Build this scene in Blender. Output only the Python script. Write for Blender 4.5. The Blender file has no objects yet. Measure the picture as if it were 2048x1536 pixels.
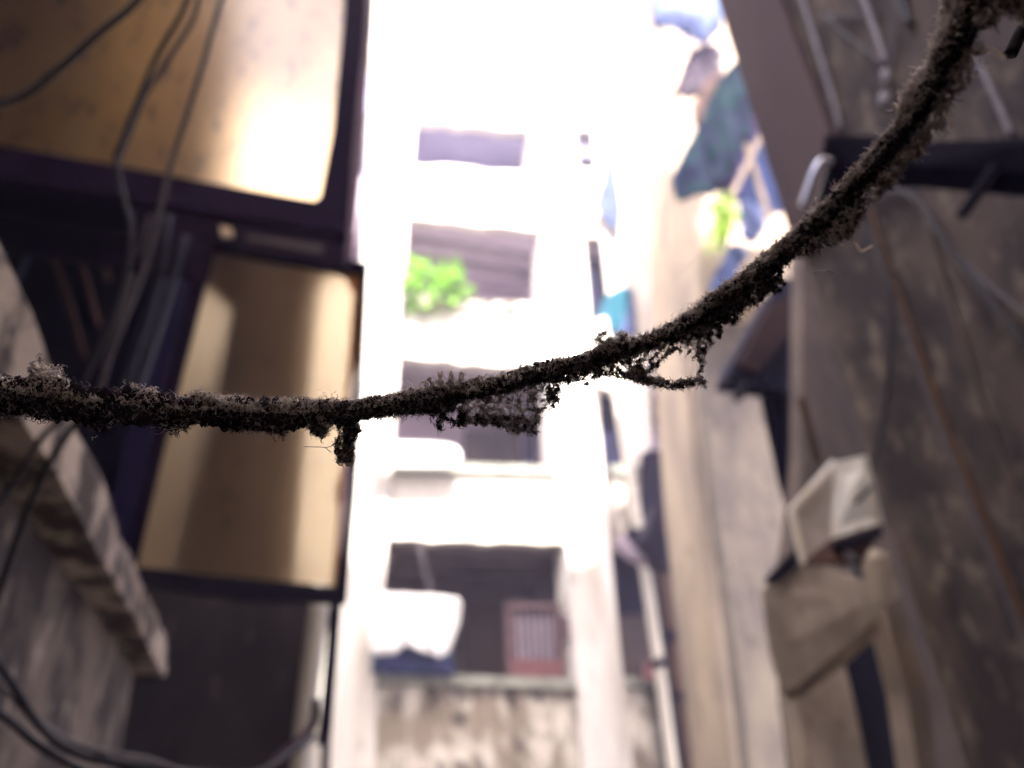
import bpy, bmesh, math, random
import numpy as np
from mathutils import Vector, Matrix, noise
random.seed(7); rng = np.random.default_rng(11)
sc = bpy.context.scene
COL = sc.collection
R = math.radians
# ------------------------------------------------------------------ camera
F = 1479.0                      # focal length in pixels of the 2048 px wide photograph
CAM = Vector((0, 0, 1.6))
YAW, PITCH, ROLL = R(-20.0), R(28.5), R(-4.0)
Rm = Matrix.Rotation(YAW, 3, 'Z') @ Matrix.Rotation(R(90) + PITCH, 3, 'X') @ Matrix.Rotation(ROLL, 3, 'Z')
cd = bpy.data.cameras.new('camera'); cam = bpy.data.objects.new('camera', cd); COL.objects.link(cam)
cam.matrix_world = Matrix.Translation(CAM) @ Rm.to_4x4()
cd.sensor_width = 36.0; cd.lens = 36.0 * F / 2048.0; cd.clip_start = 0.01; cd.clip_end = 500
cd.dof.use_dof = True; cd.dof.focus_distance = 0.27; cd.dof.aperture_fstop = 5.4; cd.dof.aperture_blades = 0
sc.camera = cam
def ray(px, py): return Rm @ Vector(((px - 1024) / F, -(py - 768) / F, -1.0))
def at(px, py, d): return CAM + ray(px, py) * d
def hitp(axis, val, px, py):
    r = ray(px, py); t = (val - CAM[axis]) / r[axis]
    return CAM + r * t
def onY(y): return lambda px, py: hitp(1, y, px, py)
def onX(x): return lambda px, py: hitp(0, x, px, py)
def onZ(z): return lambda px, py: hitp(2, z, px, py)
# ------------------------------------------------------------------ tagging
def tag(o, label=None, cat=None, group=None, kind=None):
    if label: o['label'] = label
    if cat: o['category'] = cat
    if group: o['group'] = group
    if kind: o['kind'] = kind
    return o
def thing(name, loc, label, cat, group=None):
    o = bpy.data.objects.new(name, None); COL.objects.link(o); o.location = loc
    o.empty_display_size = .05
    return tag(o, label, cat, group)
def link(name, me, m, parent=None):
    o = bpy.data.objects.new(name, me); COL.objects.link(o)
    if m: me.materials.append(m)
    if parent:
        o.parent = parent
        # children are written in world space
        L = Matrix.Identity(4)
        p = parent
        tot = Vector((0, 0, 0))
        while p: tot += p.location; p = p.parent
        me.transform(Matrix.Translation(-tot))
    return o
def mesh(name, V, Fc, m, parent=None, smooth=False):
    me = bpy.data.meshes.new(name); me.from_pydata([tuple(v) for v in V], [], [tuple(f) for f in Fc])
    bm = bmesh.new(); bm.from_mesh(me); bmesh.ops.recalc_face_normals(bm, faces=bm.faces); bm.to_mesh(me); bm.free()
    if smooth: me.polygons.foreach_set('use_smooth', [True] * len(me.polygons))
    return link(name, me, m, parent)
class MB:
    def __init__(s): s.V = []; s.F = []
    def add(s, V, Fc):
        b = len(s.V); s.V += [Vector(v) for v in V]; s.F += [tuple(i + b for i in f) for f in Fc]
    def prism(s, pts, off):
        n = len(pts); off = Vector(off)
        s.add(list(pts) + [Vector(p) + off for p in pts],
              [tuple(range(n)), tuple(range(2 * n - 1, n - 1, -1))] + [(i, (i + 1) % n, n + (i + 1) % n, n + i) for i in range(n)])
    def box(s, a, b):
        x0, y0, z0 = a; x1, y1, z1 = b
        s.prism([(x0, y0, z0), (x1, y0, z0), (x1, y0, z1), (x0, y0, z1)], (0, y1 - y0, 0))
    def tube(s, P, r, n=8, caps=True):
        P = [Vector(p) for p in P]; N = len(P)
        rr = r if hasattr(r, '__len__') else [r] * N
        V = []; up = Vector((.13, .21, .97)); 
        for i, p in enumerate(P):
            t = (P[min(i + 1, N - 1)] - P[max(i - 1, 0)]).normalized()
            a = t.cross(up)
            if a.length < .05: a = t.cross(Vector((1, 0, 0)))
            a.normalize(); b = t.cross(a)
            up = a.cross(t) if a.cross(t).dot(up) > 0 else t.cross(a)
            for k in range(n):
                q = 2 * math.pi * k / n
                V.append(p + (a * math.cos(q) + b * math.sin(q)) * rr[i])
        Fc = [(i * n + k, i * n + (k + 1) % n, (i + 1) * n + (k + 1) % n, (i + 1) * n + k) for i in range(N - 1) for k in range(n)]
        if caps: Fc += [tuple(range(n - 1, -1, -1)), tuple((N - 1) * n + k for k in range(n))]
        s.add(V, Fc)
    def build(s, name, m, parent=None, smooth=False): return mesh(name, s.V, s.F, m, parent, smooth)
def catmull(P, per=8):
    P = [np.array(p, float) for p in P]; out = []
    Q = [2 * P[0] - P[1]] + P + [2 * P[-1] - P[-2]]
    for i in range(1, len(Q) - 2):
        for k in range(per):
            t = k / per; a, b, c, d = Q[i - 1], Q[i], Q[i + 1], Q[i + 2]
            out.append(.5 * ((2 * b) + (-a + c) * t + (2 * a - 5 * b + 4 * c - d) * t * t + (-a + 3 * b - 3 * c + d) * t ** 3))
    out.append(P[-1]); return out
# ------------------------------------------------------------------ materials
def mat(name, c1, c2=None, scale=3.0, rough=.85, streak=1.0, metal=0.0, spec=.3, bump=.0, c3=None, lo=.4, hi=.62, fine=8.0, trans=0.0, c3lo=.58, det=6.0):
    m = bpy.data.materials.new(name); m.use_nodes = True; nt = m.node_tree; N = nt.nodes; L = nt.links
    p = N['Principled BSDF']; p.inputs['Roughness'].default_value = rough; p.inputs['Metallic'].default_value = metal
    p.inputs['Specular IOR Level'].default_value = spec
    if c2 is None: c2 = tuple(c * .6 for c in c1)
    tc = N.new('ShaderNodeTexCoord'); mp = N.new('ShaderNodeMapping'); L.new(tc.outputs['Object'], mp.inputs['Vector'])
    mp.inputs['Scale'].default_value = (1, 1, 1.0 / streak)
    def noi(s, d, out='Fac'):
        n = N.new('ShaderNodeTexNoise'); n.inputs['Scale'].default_value = s; n.inputs['Detail'].default_value = d
        n.inputs['Roughness'].default_value = .62
        L.new(mp.outputs['Vector'], n.inputs['Vector']); return n
    n1 = noi(scale, det); r1 = N.new('ShaderNodeMapRange'); r1.inputs['From Min'].default_value = lo; r1.inputs['From Max'].default_value = hi
    L.new(n1.outputs['Fac'], r1.inputs['Value'])
    mx = N.new('ShaderNodeMix'); mx.data_type = 'RGBA'; L.new(r1.outputs['Result'], mx.inputs['Factor'])
    mx.inputs[6].default_value = (*c1, 1); mx.inputs[7].default_value = (*c2, 1); col = mx.outputs[2]
    if c3:
        n2 = noi(scale * fine, 5); r2 = N.new('ShaderNodeMapRange'); r2.inputs['From Min'].default_value = c3lo; r2.inputs['From Max'].default_value = c3lo + .12
        L.new(n2.outputs['Fac'], r2.inputs['Value'])
        m2 = N.new('ShaderNodeMix'); m2.data_type = 'RGBA'; L.new(r2.outputs['Result'], m2.inputs['Factor'])
        L.new(col, m2.inputs[6]); m2.inputs[7].default_value = (*c3, 1); col = m2.outputs[2]
    L.new(col, p.inputs['Base Color'])
    if bump:
        b = N.new('ShaderNodeBump'); b.inputs['Strength'].default_value = bump; b.inputs['Distance'].default_value = .02
        n3 = noi(scale * 6, 8); L.new(n3.outputs['Fac'], b.inputs['Height']); L.new(b.outputs['Normal'], p.inputs['Normal'])
    if trans:
        t = N.new('ShaderNodeBsdfTranslucent'); L.new(col, t.inputs['Color'])
        ms = N.new('ShaderNodeMixShader'); ms.inputs['Fac'].default_value = trans
        L.new(p.outputs[0], ms.inputs[1]); L.new(t.outputs[0], ms.inputs[2]); L.new(ms.outputs[0], N['Material Output'].inputs['Surface'])
    return m
M = {}
M['facade'] = mat('whitewashed_plaster', (.72, .69, .64), (.52, .48, .42), 1.1, streak=3, c3=(.25, .22, .19), fine=2.2, c3lo=.66)
M['rear'] = mat('warm_bounce_white', (.72, .62, .50), (.62, .52, .42), 1.2)  # pale warm tone chosen to bounce light onto camera-facing surfaces
M['facade_low'] = mat('stained_plaster', (.62, .58, .52), (.24, .20, .16), 2.0, streak=1.8, lo=.42, hi=.56, c3=(.07, .06, .055), fine=1.8, c3lo=.52)
M['pillar'] = mat('pillar_plaster', (.72, .70, .67), (.50, .46, .41), 1.6, streak=4, c3=(.20, .18, .16), fine=3, c3lo=.60)
M['ledge'] = mat('mossy_ledge', (.30, .31, .27), (.17, .17, .15), 4, streak=1)
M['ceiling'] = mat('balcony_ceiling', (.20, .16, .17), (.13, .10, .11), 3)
M['lavender'] = mat('lavender_veil_tint', (.26, .25, .38), (.22, .21, .33), 2)  # glare veil over the top windows put into the colour
M['greyceil'] = mat('grey_mauve_veil_ceiling', (.30, .26, .29), (.24, .21, .24), 3)  # paler than the ceiling below, glare veil in its colour
M['mauve'] = mat('mauve_paint_and_veil', (.46, .39, .48), (.36, .30, .38), 2)  # carries the glare veil in upper rooms; plain mauve on rack and pipe
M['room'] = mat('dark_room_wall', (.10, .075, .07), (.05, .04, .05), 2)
M['wood'] = mat('brown_wood', (.07, .04, .03), (.045, .028, .024), 3, streak=5)
M['navy'] = mat('navy_shutter', (.035, .045, .11), (.02, .03, .07), 3)
M['hood'] = mat('navy_hood_paint', (.016, .016, .042), (.010, .010, .026), 5, spec=.1)
M['hoodrust'] = mat('rusted_hood_plate', (.055, .030, .028), (.030, .018, .022), 5, spec=.1)
M['teal'] = mat('teal_shutter', (.03, .09, .15), (.02, .05, .10), 3)
M['red'] = mat('faded_red_paint', (.18, .075, .08), (.13, .06, .065), 9)
M['pink'] = mat('faded_pink_paint', (.12, .075, .085), (.09, .055, .065), 9)
M['cream'] = mat('cream_plaster', (.36, .29, .215), (.22, .18, .145), 1.6, streak=3, c3=(.17, .14, .115), fine=3, c3lo=.6)
M['greyplaster'] = mat('grey_plaster', (.12, .105, .095), (.21, .18, .145), 3.4, streak=2.4, c3=(.08, .07, .062), fine=3, c3lo=.55)
M['rough'] = mat('rough_brown_wall', (.115, .084, .070), (.046, .035, .035), 3.4, streak=1.9, lo=.42, hi=.56, c3=(.19, .15, .11), fine=4.5, c3lo=.53, bump=.35)
M['smoothbrown'] = mat('smooth_mauve_wall', (.105, .070, .070), (.080, .053, .057), 2.5, streak=3, bump=.2)
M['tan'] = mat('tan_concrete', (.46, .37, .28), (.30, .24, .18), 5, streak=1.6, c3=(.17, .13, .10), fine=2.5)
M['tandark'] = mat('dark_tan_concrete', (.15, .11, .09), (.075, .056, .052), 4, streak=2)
M['beam'] = mat('rough_concrete_beam', (.44, .35, .27), (.065, .048, .042), 6, streak=1.0, lo=.44, hi=.54, c3=(.60, .52, .44), fine=2.4, bump=.6)
M['leftwall'] = mat('rough_left_wall', (.15, .115, .09), (.035, .026, .025), 3.5, streak=1.3, lo=.44, hi=.55, c3=(.34, .28, .22), fine=2.4, bump=.6)
M['greywall'] = mat('sooty_grey_wall', (.045, .037, .038), (.030, .024, .028), 3, streak=2, spec=.1, c3=(.08, .06, .06), fine=3)
M['shade'] = mat('shade_black_wall', (.006, .004, .013), (.003, .002, .008), 4, streak=3, spec=0)  # shadow on the left walls put into the colour, navy tint included
M['frame'] = mat('purple_shadow_steel', (.010, .003, .020), (.006, .002, .011), 14, rough=.7, spec=.03)  # purple tint of the shadows put into the steel's colour
M['frame_edge'] = mat('mauve_steel_edge', (.09, .05, .09), (.06, .035, .055), 14, rough=.5)
M['black'] = mat('black_rubber', (.018, .014, .026), (.010, .008, .016), 30, rough=.5, spec=.4)
M['blackmetal'] = mat('black_painted_steel', (.010, .008, .022), (.006, .004, .012), 20, rough=.6, spec=.08)
M['greycable'] = mat('grey_dusty_cable', (.14, .12, .13), (.09, .08, .09), 40, rough=.6)
M['bluegrey'] = mat('blue_grey_pipe', (.06, .07, .11), (.04, .045, .08), 20, rough=.5)
M['rust'] = mat('rusty_pipe', (.10, .045, .03), (.06, .03, .025), 20)
M['orange'] = mat('orange_brown_cable', (.12, .06, .030), (.08, .042, .026), 20, rough=.6)
M['whitepipe'] = mat('white_plastic_pipe', (.62, .58, .50), (.48, .44, .38), 5, streak=4, rough=.45)
M['lightpipe'] = mat('pale_grey_conduit', (.24, .21, .235), (.18, .16, .18), 20, rough=.4)
M['chrome'] = mat('galvanised_steel', (.6, .6, .68), (.5, .5, .56), 20, rough=.3, metal=.9)
M['white'] = mat('white_enamel', (.80, .75, .66), (.70, .62, .48), 9, rough=.5, c3=(.34, .27, .14), fine=1.5, c3lo=.62)
M['boxside'] = mat('grey_enamel', (.44, .39, .35), (.36, .31, .27), 8)
M['tanmid'] = mat('mid_tan_concrete', (.34, .26, .19), (.22, .17, .13), 5)
M['cloth_white'] = mat('white_cloth', (.88, .88, .88), (.84, .84, .85), 5, trans=.2)
M['cloth_blue'] = mat('pale_blue_cloth', (.13, .18, .36), (.16, .20, .38), 6, trans=.3)
M['cloth_lav'] = mat('lavender_cloth', (.20, .17, .22), (.16, .14, .19), 6, trans=.3)
M['cloth_peach'] = mat('peach_cloth', (.28, .19, .17), (.22, .15, .15), 6, trans=.3)
M['cloth_teal'] = mat('teal_net', (.010, .075, .085), (.025, .035, .09), 5, trans=.3, lo=.42, hi=.56)
M['cloth_indigo'] = mat('indigo_cloth', (.04, .04, .14), (.07, .05, .12), 6, trans=.2)
M['cloth_royal'] = mat('royal_blue_sheet', (.03, .06, .19), (.04, .05, .15), 5, trans=.2)
M['cloth_cyan'] = mat('turquoise_cloth', (.004, .10, .15), (.005, .075, .12), 5, trans=.2)
M['cloth_navy'] = mat('navy_cloth', (.05, .06, .17), (.06, .10, .20), 5, trans=.1)
M['leaf'] = mat('bright_leaf', (.24, .45, .05), (.10, .27, .03), 9, trans=.45)
M['lime'] = mat('lime_leaf', (.40, .62, .05), (.28, .50, .05), 9, trans=.45)
M['pot'] = mat('clay_pot', (.30, .26, .24), (.2, .17, .16), 9)
M['ground'] = mat('damp_concrete', (.16, .14, .12), (.10, .09, .08), 2)
M['rope'] = mat('black_cable', (.020, .014, .018), (.012, .008, .012), 200, rough=.8, spec=.1)
M['dust_dark'] = mat('shadowed_dust', (.030, .022, .030), (.014, .010, .018), 330, rough=1, c3=(.20, .15, .13), fine=2.5, c3lo=.58, spec=0)  # dark copy of the dust, shadow and purple veil put into its colour
M['dust_tan'] = mat('lit_tan_dust', (.86, .79, .74), (.70, .62, .57), 260, rough=1, spec=0, trans=.5)  # pale copy of the dust, light from above put into its colour
M['dust_brown'] = mat('brown_dust', (.42, .37, .37), (.26, .21, .20), 260, rough=1, spec=0, trans=.45)
M['dust_black'] = mat('shadowed_black_dust', (.035, .024, .036), (.018, .012, .022), 260, rough=1, spec=0)  # underside dust, shadow and veil tint put into its colour
M['hair'] = mat('pale_fibre', (.62, .60, .66), (.50, .46, .48), 100, rough=.4, spec=.5, trans=.3)
def sheetmat(name, c1, c2, c3, tr, ref, rough, scale, c3lo=.6, ior=1.15):
    m = mat(name, c1, c2, scale, rough=.4, streak=2.5, c3=c3, fine=4, spec=.5, lo=.35, hi=.7, c3lo=c3lo)
    nt = m.node_tree; N = nt.nodes; L = nt.links; p = N['Principled BSDF']
    col = p.inputs['Base Color'].links[0].from_socket
    t = N.new('ShaderNodeBsdfTranslucent'); L.new(col, t.inputs['Color'])
    g = N.new('ShaderNodeBsdfRefraction'); g.inputs['IOR'].default_value = ior; g.inputs['Roughness'].default_value = rough; mw = N.new('ShaderNodeMix'); mw.data_type = 'RGBA'; mw.inputs['Factor'].default_value = .5; L.new(col, mw.inputs[6]); mw.inputs[7].default_value = (.95, .90, .80, 1); L.new(mw.outputs[2], g.inputs['Color'])
    a = N.new('ShaderNodeMixShader'); a.inputs['Fac'].default_value = tr; L.new(p.outputs[0], a.inputs[1]); L.new(t.outputs[0], a.inputs[2])
    b = N.new('ShaderNodeMixShader'); b.inputs['Fac'].default_value = ref; L.new(a.outputs[0], b.inputs[1]); L.new(g.outputs[0], b.inputs[2])
    L.new(b.outputs[0], N['Material Output'].inputs['Surface']); return m
M['fibre1'] = sheetmat('stained_fibreglass', (.90, .56, .22), (.72, .40, .14), (.22, .09, .05), .85, .7, .6, 4, .56)
M['fibre2'] = sheetmat('smoked_fibreglass', (.16, .095, .045), (.12, .07, .035), (.08, .045, .03), .4, .62, .58, 3)
M['fibre3'] = sheetmat('tan_fibreglass', (.50, .34, .17), (.38, .24, .11), (.24, .13, .06), .85, .5, .8, 3, .6, 1.33)
M['amber'] = sheetmat('amber_edge_stain', (.55, .27, .07), (.42, .18, .04), (.25, .10, .03), .5, .3, .5, 8)
# ------------------------------------------------------------------ ground, light
g = MB(); g.add([(-60, -60, 0), (60, -60, 0), (60, 60, 0), (-60, 60, 0)], [(0, 1, 2, 3)])
tag(g.build('ground', M['ground']), 'grey concrete ground of the alley', 'ground', kind='structure')
hz = bmesh.new(); bmesh.ops.create_cube(hz, size=1)
for v in hz.verts: v.co = Vector((v.co.x * 126, v.co.y * 126, 12.2 + v.co.z * 26.4))
hm = bpy.data.meshes.new('haze'); hz.to_mesh(hm); hz.free()
mh = bpy.data.materials.new('glare_veil_haze'); mh.use_nodes = True; nh = mh.node_tree; nh.nodes.remove(nh.nodes['Principled BSDF'])
pv = nh.nodes.new('ShaderNodeVolumePrincipled'); pv.inputs['Density'].default_value = .008; pv.inputs['Color'].default_value = (.80, .74, 1, 1); pv.inputs['Anisotropy'].default_value = 0  # added volume, its lavender scatter stands in for lens glare
nh.links.new(pv.outputs[0], nh.nodes['Material Output'].inputs['Volume'])
tag(link('haze', hm, mh), 'thin lavender haze added for the lens glare veil over the alley', 'haze', kind='stuff')
w = bpy.data.worlds.new('World'); sc.world = w; w.use_nodes = True; nt = w.node_tree
sky = nt.nodes.new('ShaderNodeTexSky'); sky.sky_type = 'NISHITA'; sky.sun_disc = False
SAZ, SEL = R(4), R(55)       # azimuth from -Y towards -X
S = Vector((-math.sin(SAZ) * math.cos(SEL), -math.cos(SAZ) * math.cos(SEL), math.sin(SEL)))
sky.sun_elevation = SEL; sky.sun_rotation = math.atan2(S.x, S.y); sky.air_density = .7; sky.dust_density = 8.0; sky.ozone_density = .6
bg = nt.nodes['Background']; bg.inputs['Strength'].default_value = .15; nt.links.new(sky.outputs[0], bg.inputs['Color'])
ld = bpy.data.lights.new('sun', 'SUN'); ld.energy = 4.5; ld.angle = R(.5); ld.color = (1, .95, .87)
lo = bpy.data.objects.new('sun', ld); COL.objects.link(lo); lo.rotation_euler = S.to_track_quat('Z', 'Y').to_euler()
sc.view_settings.view_transform = 'Standard'; sc.view_settings.look = 'None'; sc.view_settings.exposure = 2.95; sc.view_settings.gamma = 1
sc.cycles.max_bounces = 10; sc.cycles.diffuse_bounces = 6; sc.cycles.transmission_bounces = 6; sc.cycles.sample_clamp_indirect = 6
sc.cycles.use_denoising = True
#BUILD
# ------------------------------------------------------------------ far apartment block (faces the camera, y = FY)
FY = 10.4
fy = onY(FY)
def zof(px, py): return fy(px, py).z
def poly(pl, *pts): return [pl(*p) for p in pts]
B = thing('apartment_building', (fy(690, 1300).x, FY, 0), 'white balconied apartment block closing the far end of the alley', 'building')
p_ = MB(); p_.prism(poly(fy, (660, 1700), (668, 1536), (700, 1060), (712, 800), (735, 400), (750, 0), (752, -60), (848, -60), (832, 240), (816, 435), (798, 712), (774, 1085), (755, 1360), (746, 1700)), (0, .5, 0)); p_.build('pillar', M['pillar'], B)
fp = onY(FY - .06)
p_ = MB(); p_.prism(poly(fp, (1182, 1700), (1165, 1536), (1155, 1360), (1135, 1090), (1112, 930), (1098, 735), (1088, 605), (1084, 460), (1065, 340), (1062, 255), (1050, -60), (1125, -60), (1150, 262), (1166, 470), (1190, 720), (1211, 1000), (1240, 1300), (1266, 1536), (1286, 1700)), (0, .56, 0)); p_.build('pillar', M['pillar'], B)
# parapets between the openings (set 3 cm back)
fs = onY(FY + .03)
def band(name, m, pts, d=.22, pl=fs, jit=0):
    b = MB(); P = []
    n = len(pts)
    for i, p in enumerate(pts):
        q = pts[(i + 1) % n]; P.append(p)
        L = math.hypot(q[0] - p[0], q[1] - p[1])
        if jit and L > 120:
            k = int(L / 28)
            for j in range(1, k):
                t = j / k; P.append((p[0] + (q[0] - p[0]) * t, p[1] + (q[1] - p[1]) * t + random.uniform(-jit, jit)))
    b.prism([pl(*p) for p in P], (0, d, 0)); return b.build(name, m, B)
band('parapet', M['facade'], [(838, -60), (1055, -60), (1064, 258), (828, 238)], jit=4)
band('parapet', M['facade'], [(826, 330), (1066, 347), (1088, 460), (816, 434)], jit=5)
band('parapet', M['facade'], [(812, 618), (1090, 622), (1104, 738), (800, 711)], jit=6)
band('parapet', M['facade'], [(790, 942), (1118, 948), (1142, 1090), (776, 1077)], jit=4)
band('parapet', M['facade_low'], [(757, 1362), (1160, 1378), (1190, 1720), (744, 1720)])
ff = onY(FY - .05)
band('window_ledge', M['facade_low'], [(806, 598), (1090, 606), (1091, 622), (806, 618)], .3, ff)
band('window_ledge', M['ledge'], [(788, 924), (1114, 932), (1117, 950), (786, 943)], .3, ff)
band('window_ledge', M['ledge'], [(757, 1345), (1156, 1357), (1159, 1378), (756, 1366)], .3, ff)
# right bay
band('parapet', M['facade'], [(1140, -60), (1176, -60), (1196, 262), (1152, 258)], jit=0)
band('parapet', M['facade'], [(1153, 336), (1205, 340), (1222, 478), (1165, 470)])
band('parapet', M['facade'], [(1186, 640), (1240, 668), (1258, 790), (1196, 772)])
band('parapet', M['facade_low'], [(1210, 945), (1290, 950), (1330, 1100), (1225, 1095)])
band('parapet', M['facade_low'], [(1246, 1372), (1420, 1385), (1480, 1720), (1270, 1720)])
band('window_ledge', M['ledge'], [(1208, 928), (1290, 932), (1292, 950), (1210, 946)], .3, ff)
band('window_ledge', M['ledge'], [(1243, 1352), (1420, 1362), (1424, 1386), (1246, 1374)], .3, ff)
# jamb strip to the right of the narrow bay
p_ = MB(); p_.prism(poly(fp, (1165, -60), (1186, 262), (1203, 470), (1216, 590), (1238, 680), (1244, 780), (1262, 932), (1300, 932), (1300, 600), (1330, -60)), (0, .04, 0)); p_.build('pier', M['facade'], B)
# rooms behind: back walls, ceilings with beams
x0 = fy(700, 900).x; x1 = fy(1480, 900).x
levels = [(.0, zof(950, 1365)), (zof(950, 1085), zof(950, 940)), (zof(950, 725), zof(950, 612)), (zof(950, 447), zof(950, 338)), (zof(950, 248), zof(950, 248) + 1.6)]
depth = [1.9, 1.9, 1.9, 1.8, 1.5]
mats_back = [M['room'], M['room'], M['mauve'], M['mauve'], M['lavender']]  # rooms get paler upward, the glare veil put into their colours
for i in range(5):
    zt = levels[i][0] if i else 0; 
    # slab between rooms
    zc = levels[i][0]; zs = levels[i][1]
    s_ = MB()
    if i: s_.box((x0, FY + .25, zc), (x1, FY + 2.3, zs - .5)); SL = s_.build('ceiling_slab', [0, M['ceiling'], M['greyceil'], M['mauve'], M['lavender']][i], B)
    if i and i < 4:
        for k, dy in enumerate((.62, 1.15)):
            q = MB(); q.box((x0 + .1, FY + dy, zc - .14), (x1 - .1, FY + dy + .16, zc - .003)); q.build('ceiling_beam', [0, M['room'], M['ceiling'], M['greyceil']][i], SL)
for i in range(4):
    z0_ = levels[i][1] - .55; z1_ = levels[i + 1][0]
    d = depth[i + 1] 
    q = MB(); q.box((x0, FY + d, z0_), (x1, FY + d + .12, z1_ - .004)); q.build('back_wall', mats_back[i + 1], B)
    # dividing wall between the two bays
    xd = fy(1150 if i < 2 else 1110, [1200, 830, 530, 300][i]).x
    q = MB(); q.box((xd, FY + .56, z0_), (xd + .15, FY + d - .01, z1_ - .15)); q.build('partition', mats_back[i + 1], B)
# roof and body
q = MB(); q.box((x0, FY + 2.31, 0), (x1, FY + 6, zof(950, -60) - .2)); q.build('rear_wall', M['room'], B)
q = MB(); q.box((x0, FY + .26, zof(950, 248) + 1.7), (x1, FY + 6.2, zof(950, -60) - .15)); q.build('roof', M['facade'], B)
# dark doors and shutters inside the rooms
def inside(name, m, pts, dy, th=.05):
    q = MB(); q.prism([hitp(1, FY + dy, *p) for p in pts], (0, th, 0)); return q.build(name, m, B)
inside('door', M['navy'], [(1050, 820), (1068, 820), (1070, 925), (1050, 925)], 1.5)
inside('door', M['teal'], [(1088, 830), (1112, 830), (1114, 935), (1090, 935)], 1.5)
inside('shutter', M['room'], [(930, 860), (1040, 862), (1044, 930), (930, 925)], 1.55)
inside('shutter', M['hood'], [(1150, 262), (1186, 266), (1190, 340), (1152, 336)], .45)
inside('shutter', M['hood'], [(1162, 470), (1206, 474), (1228, 650), (1184, 650)], .45)
inside('shutter', M['hood'], [(1190, 760), (1250, 770), (1262, 935), (1205, 932)], .45)
inside('shutter', M['hood'], [(1215, 1090), (1330, 1090), (1336, 1230), (1225, 1228)], .45)
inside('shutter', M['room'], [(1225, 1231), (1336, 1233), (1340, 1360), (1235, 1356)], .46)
inside('wooden_panel', M['wood'], [(930, 1210), (1020, 1214), (1022, 1350), (930, 1345)], 1.5)
# red rack standing in the lowest opening
RK = thing('rack', hitp(1, FY + .3, 1075, 1350), 'faded red metal rack with thin bars standing in the lowest balcony opening', 'rack')
def bar(o, m, a, b, wpx, dy, nm):
    q = MB(); pl = lambda px, py: hitp(1, FY + dy, px, py)
    dx, dy_ = b[0] - a[0], b[1] - a[1]; l = math.hypot(dx, dy_); nx, ny = -dy_ / l * wpx / 2, dx / l * wpx / 2
    q.prism([pl(a[0] + nx, a[1] + ny), pl(b[0] + nx, b[1] + ny), pl(b[0] - nx, b[1] - ny), pl(a[0] - nx, a[1] - ny)], (0, .05, 0)); return q.build(nm, m, o)
bar(RK, M['pink'], (1020, 1210), (1024, 1348), 18, .30, 'post')
bar(RK, M['pink'], (1112, 1206), (1122, 1352), 14, .30, 'post')
bar(RK, M['pink'], (1012, 1210), (1120, 1214), 12, .27, 'rail')
for k in range(6): bar(RK, M['mauve'], (1036 + k * 13, 1218), (1041 + k * 13, 1318), 3.5, .33, 'bar')
bar(RK, M['red'], (1024, 1334), (1130, 1338), 34, .24, 'tray')
q = MB(); q.prism([hitp(1, FY + .1, *p) for p in [(1124, 1232), (1148, 1230), (1152, 1282), (1128, 1284)]], (0, .06, 0))
tag(q.build('cloth', M['pink']), 'small pink cloth hanging beside the pillar in the lowest opening', 'cloth')
q = MB(); q.prism([hitp(1, FY - .3, *p) for p in [(1293, 1330), (1306, 1316), (1318, 1350), (1308, 1362), (1292, 1356)]], (0, .12, 0))
tag(q.build('bucket', M['red']), 'small red bucket on the ledge behind the cream drainpipe', 'bucket')
# white cloths hanging over the ledges
def sheet(name, m, pts, plane_y=None, pl=None, th=.03, wob=.03, label=None, cat='cloth', group=None, off=None):
    """soft cloth: polygon filled with a fine grid of columns, wavy in depth"""
    pl = pl or onY(plane_y)
    me = bpy.data.meshes.new(name); bm = bmesh.new()
    vs = [bm.verts.new(pl(*p)) for p in pts]; f = bm.faces.new(vs)
    bmesh.ops.triangulate(bm, faces=[f]); bmesh.ops.subdivide_edges(bm, edges=bm.edges[:], cuts=3, use_grid_fill=True)
    bmesh.ops.subdivide_edges(bm, edges=bm.edges[:], cuts=1, use_grid_fill=True)
    bm.normal_update()
    nrm = Vector((0, -1, 0)) if off is None else Vector(off).normalized()
    for v in bm.verts:
        v.co += nrm * wob * (math.sin(v.co.x * 17 + 3 * noise.noise(v.co * 2)) + .6 * noise.noise(v.co * 5))
    geom = bmesh.ops.extrude_face_region(bm, geom=bm.faces[:])
    bmesh.ops.translate(bm, verts=[e for e in geom['geom'] if isinstance(e, bmesh.types.BMVert)], vec=-nrm * th)
    bmesh.ops.recalc_face_normals(bm, faces=bm.faces)
    bm.to_mesh(me); bm.free(); me.polygons.foreach_set('use_smooth', [True] * len(me.polygons))
    o = link(name, me, m); tag(o, label, cat, group); return o
sheet('white_cloth', M['cloth_white'], [(742, 1186), (800, 1186), (900, 1192), (917, 1196), (922, 1208), (920, 1240), (905, 1285), (898, 1306), (880, 1313), (862, 1308), (846, 1290), (838, 1275), (822, 1274), (812, 1290), (790, 1308), (742, 1312)], FY - .35,
      label='white cloth with a scalloped lower edge hanging in the lowest balcony opening')
sheet('blue_cloth', M['cloth_navy'], [(745, 1300), (815, 1285), (850, 1285), (900, 1300), (908, 1352), (745, 1346)], FY - .12, label='dull dark blue cloth under the scalloped white cloth', wob=.02)
q = MB()
P = [(742, 884), (860, 886), (900, 890), (916, 898), (922, 908), (918, 922), (900, 931), (860, 932), (742, 930)]
q.prism([hitp(1, FY - .3, *p) for p in P], (0, .06, 0))
tag(q.build('rolled_awning', M['cloth_white']), 'white rolled awning with a rounded end on the ledge above the scalloped cloth', 'awning')
sheet('turquoise_cloth', M['cloth_cyan'], [(1232, 578), (1262, 572), (1262, 600), (1245, 640), (1240, 668), (1192, 664), (1198, 626), (1210, 594)], FY - .3, label='turquoise cloth draped in the narrow bay above the cable', wob=.02)
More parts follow.
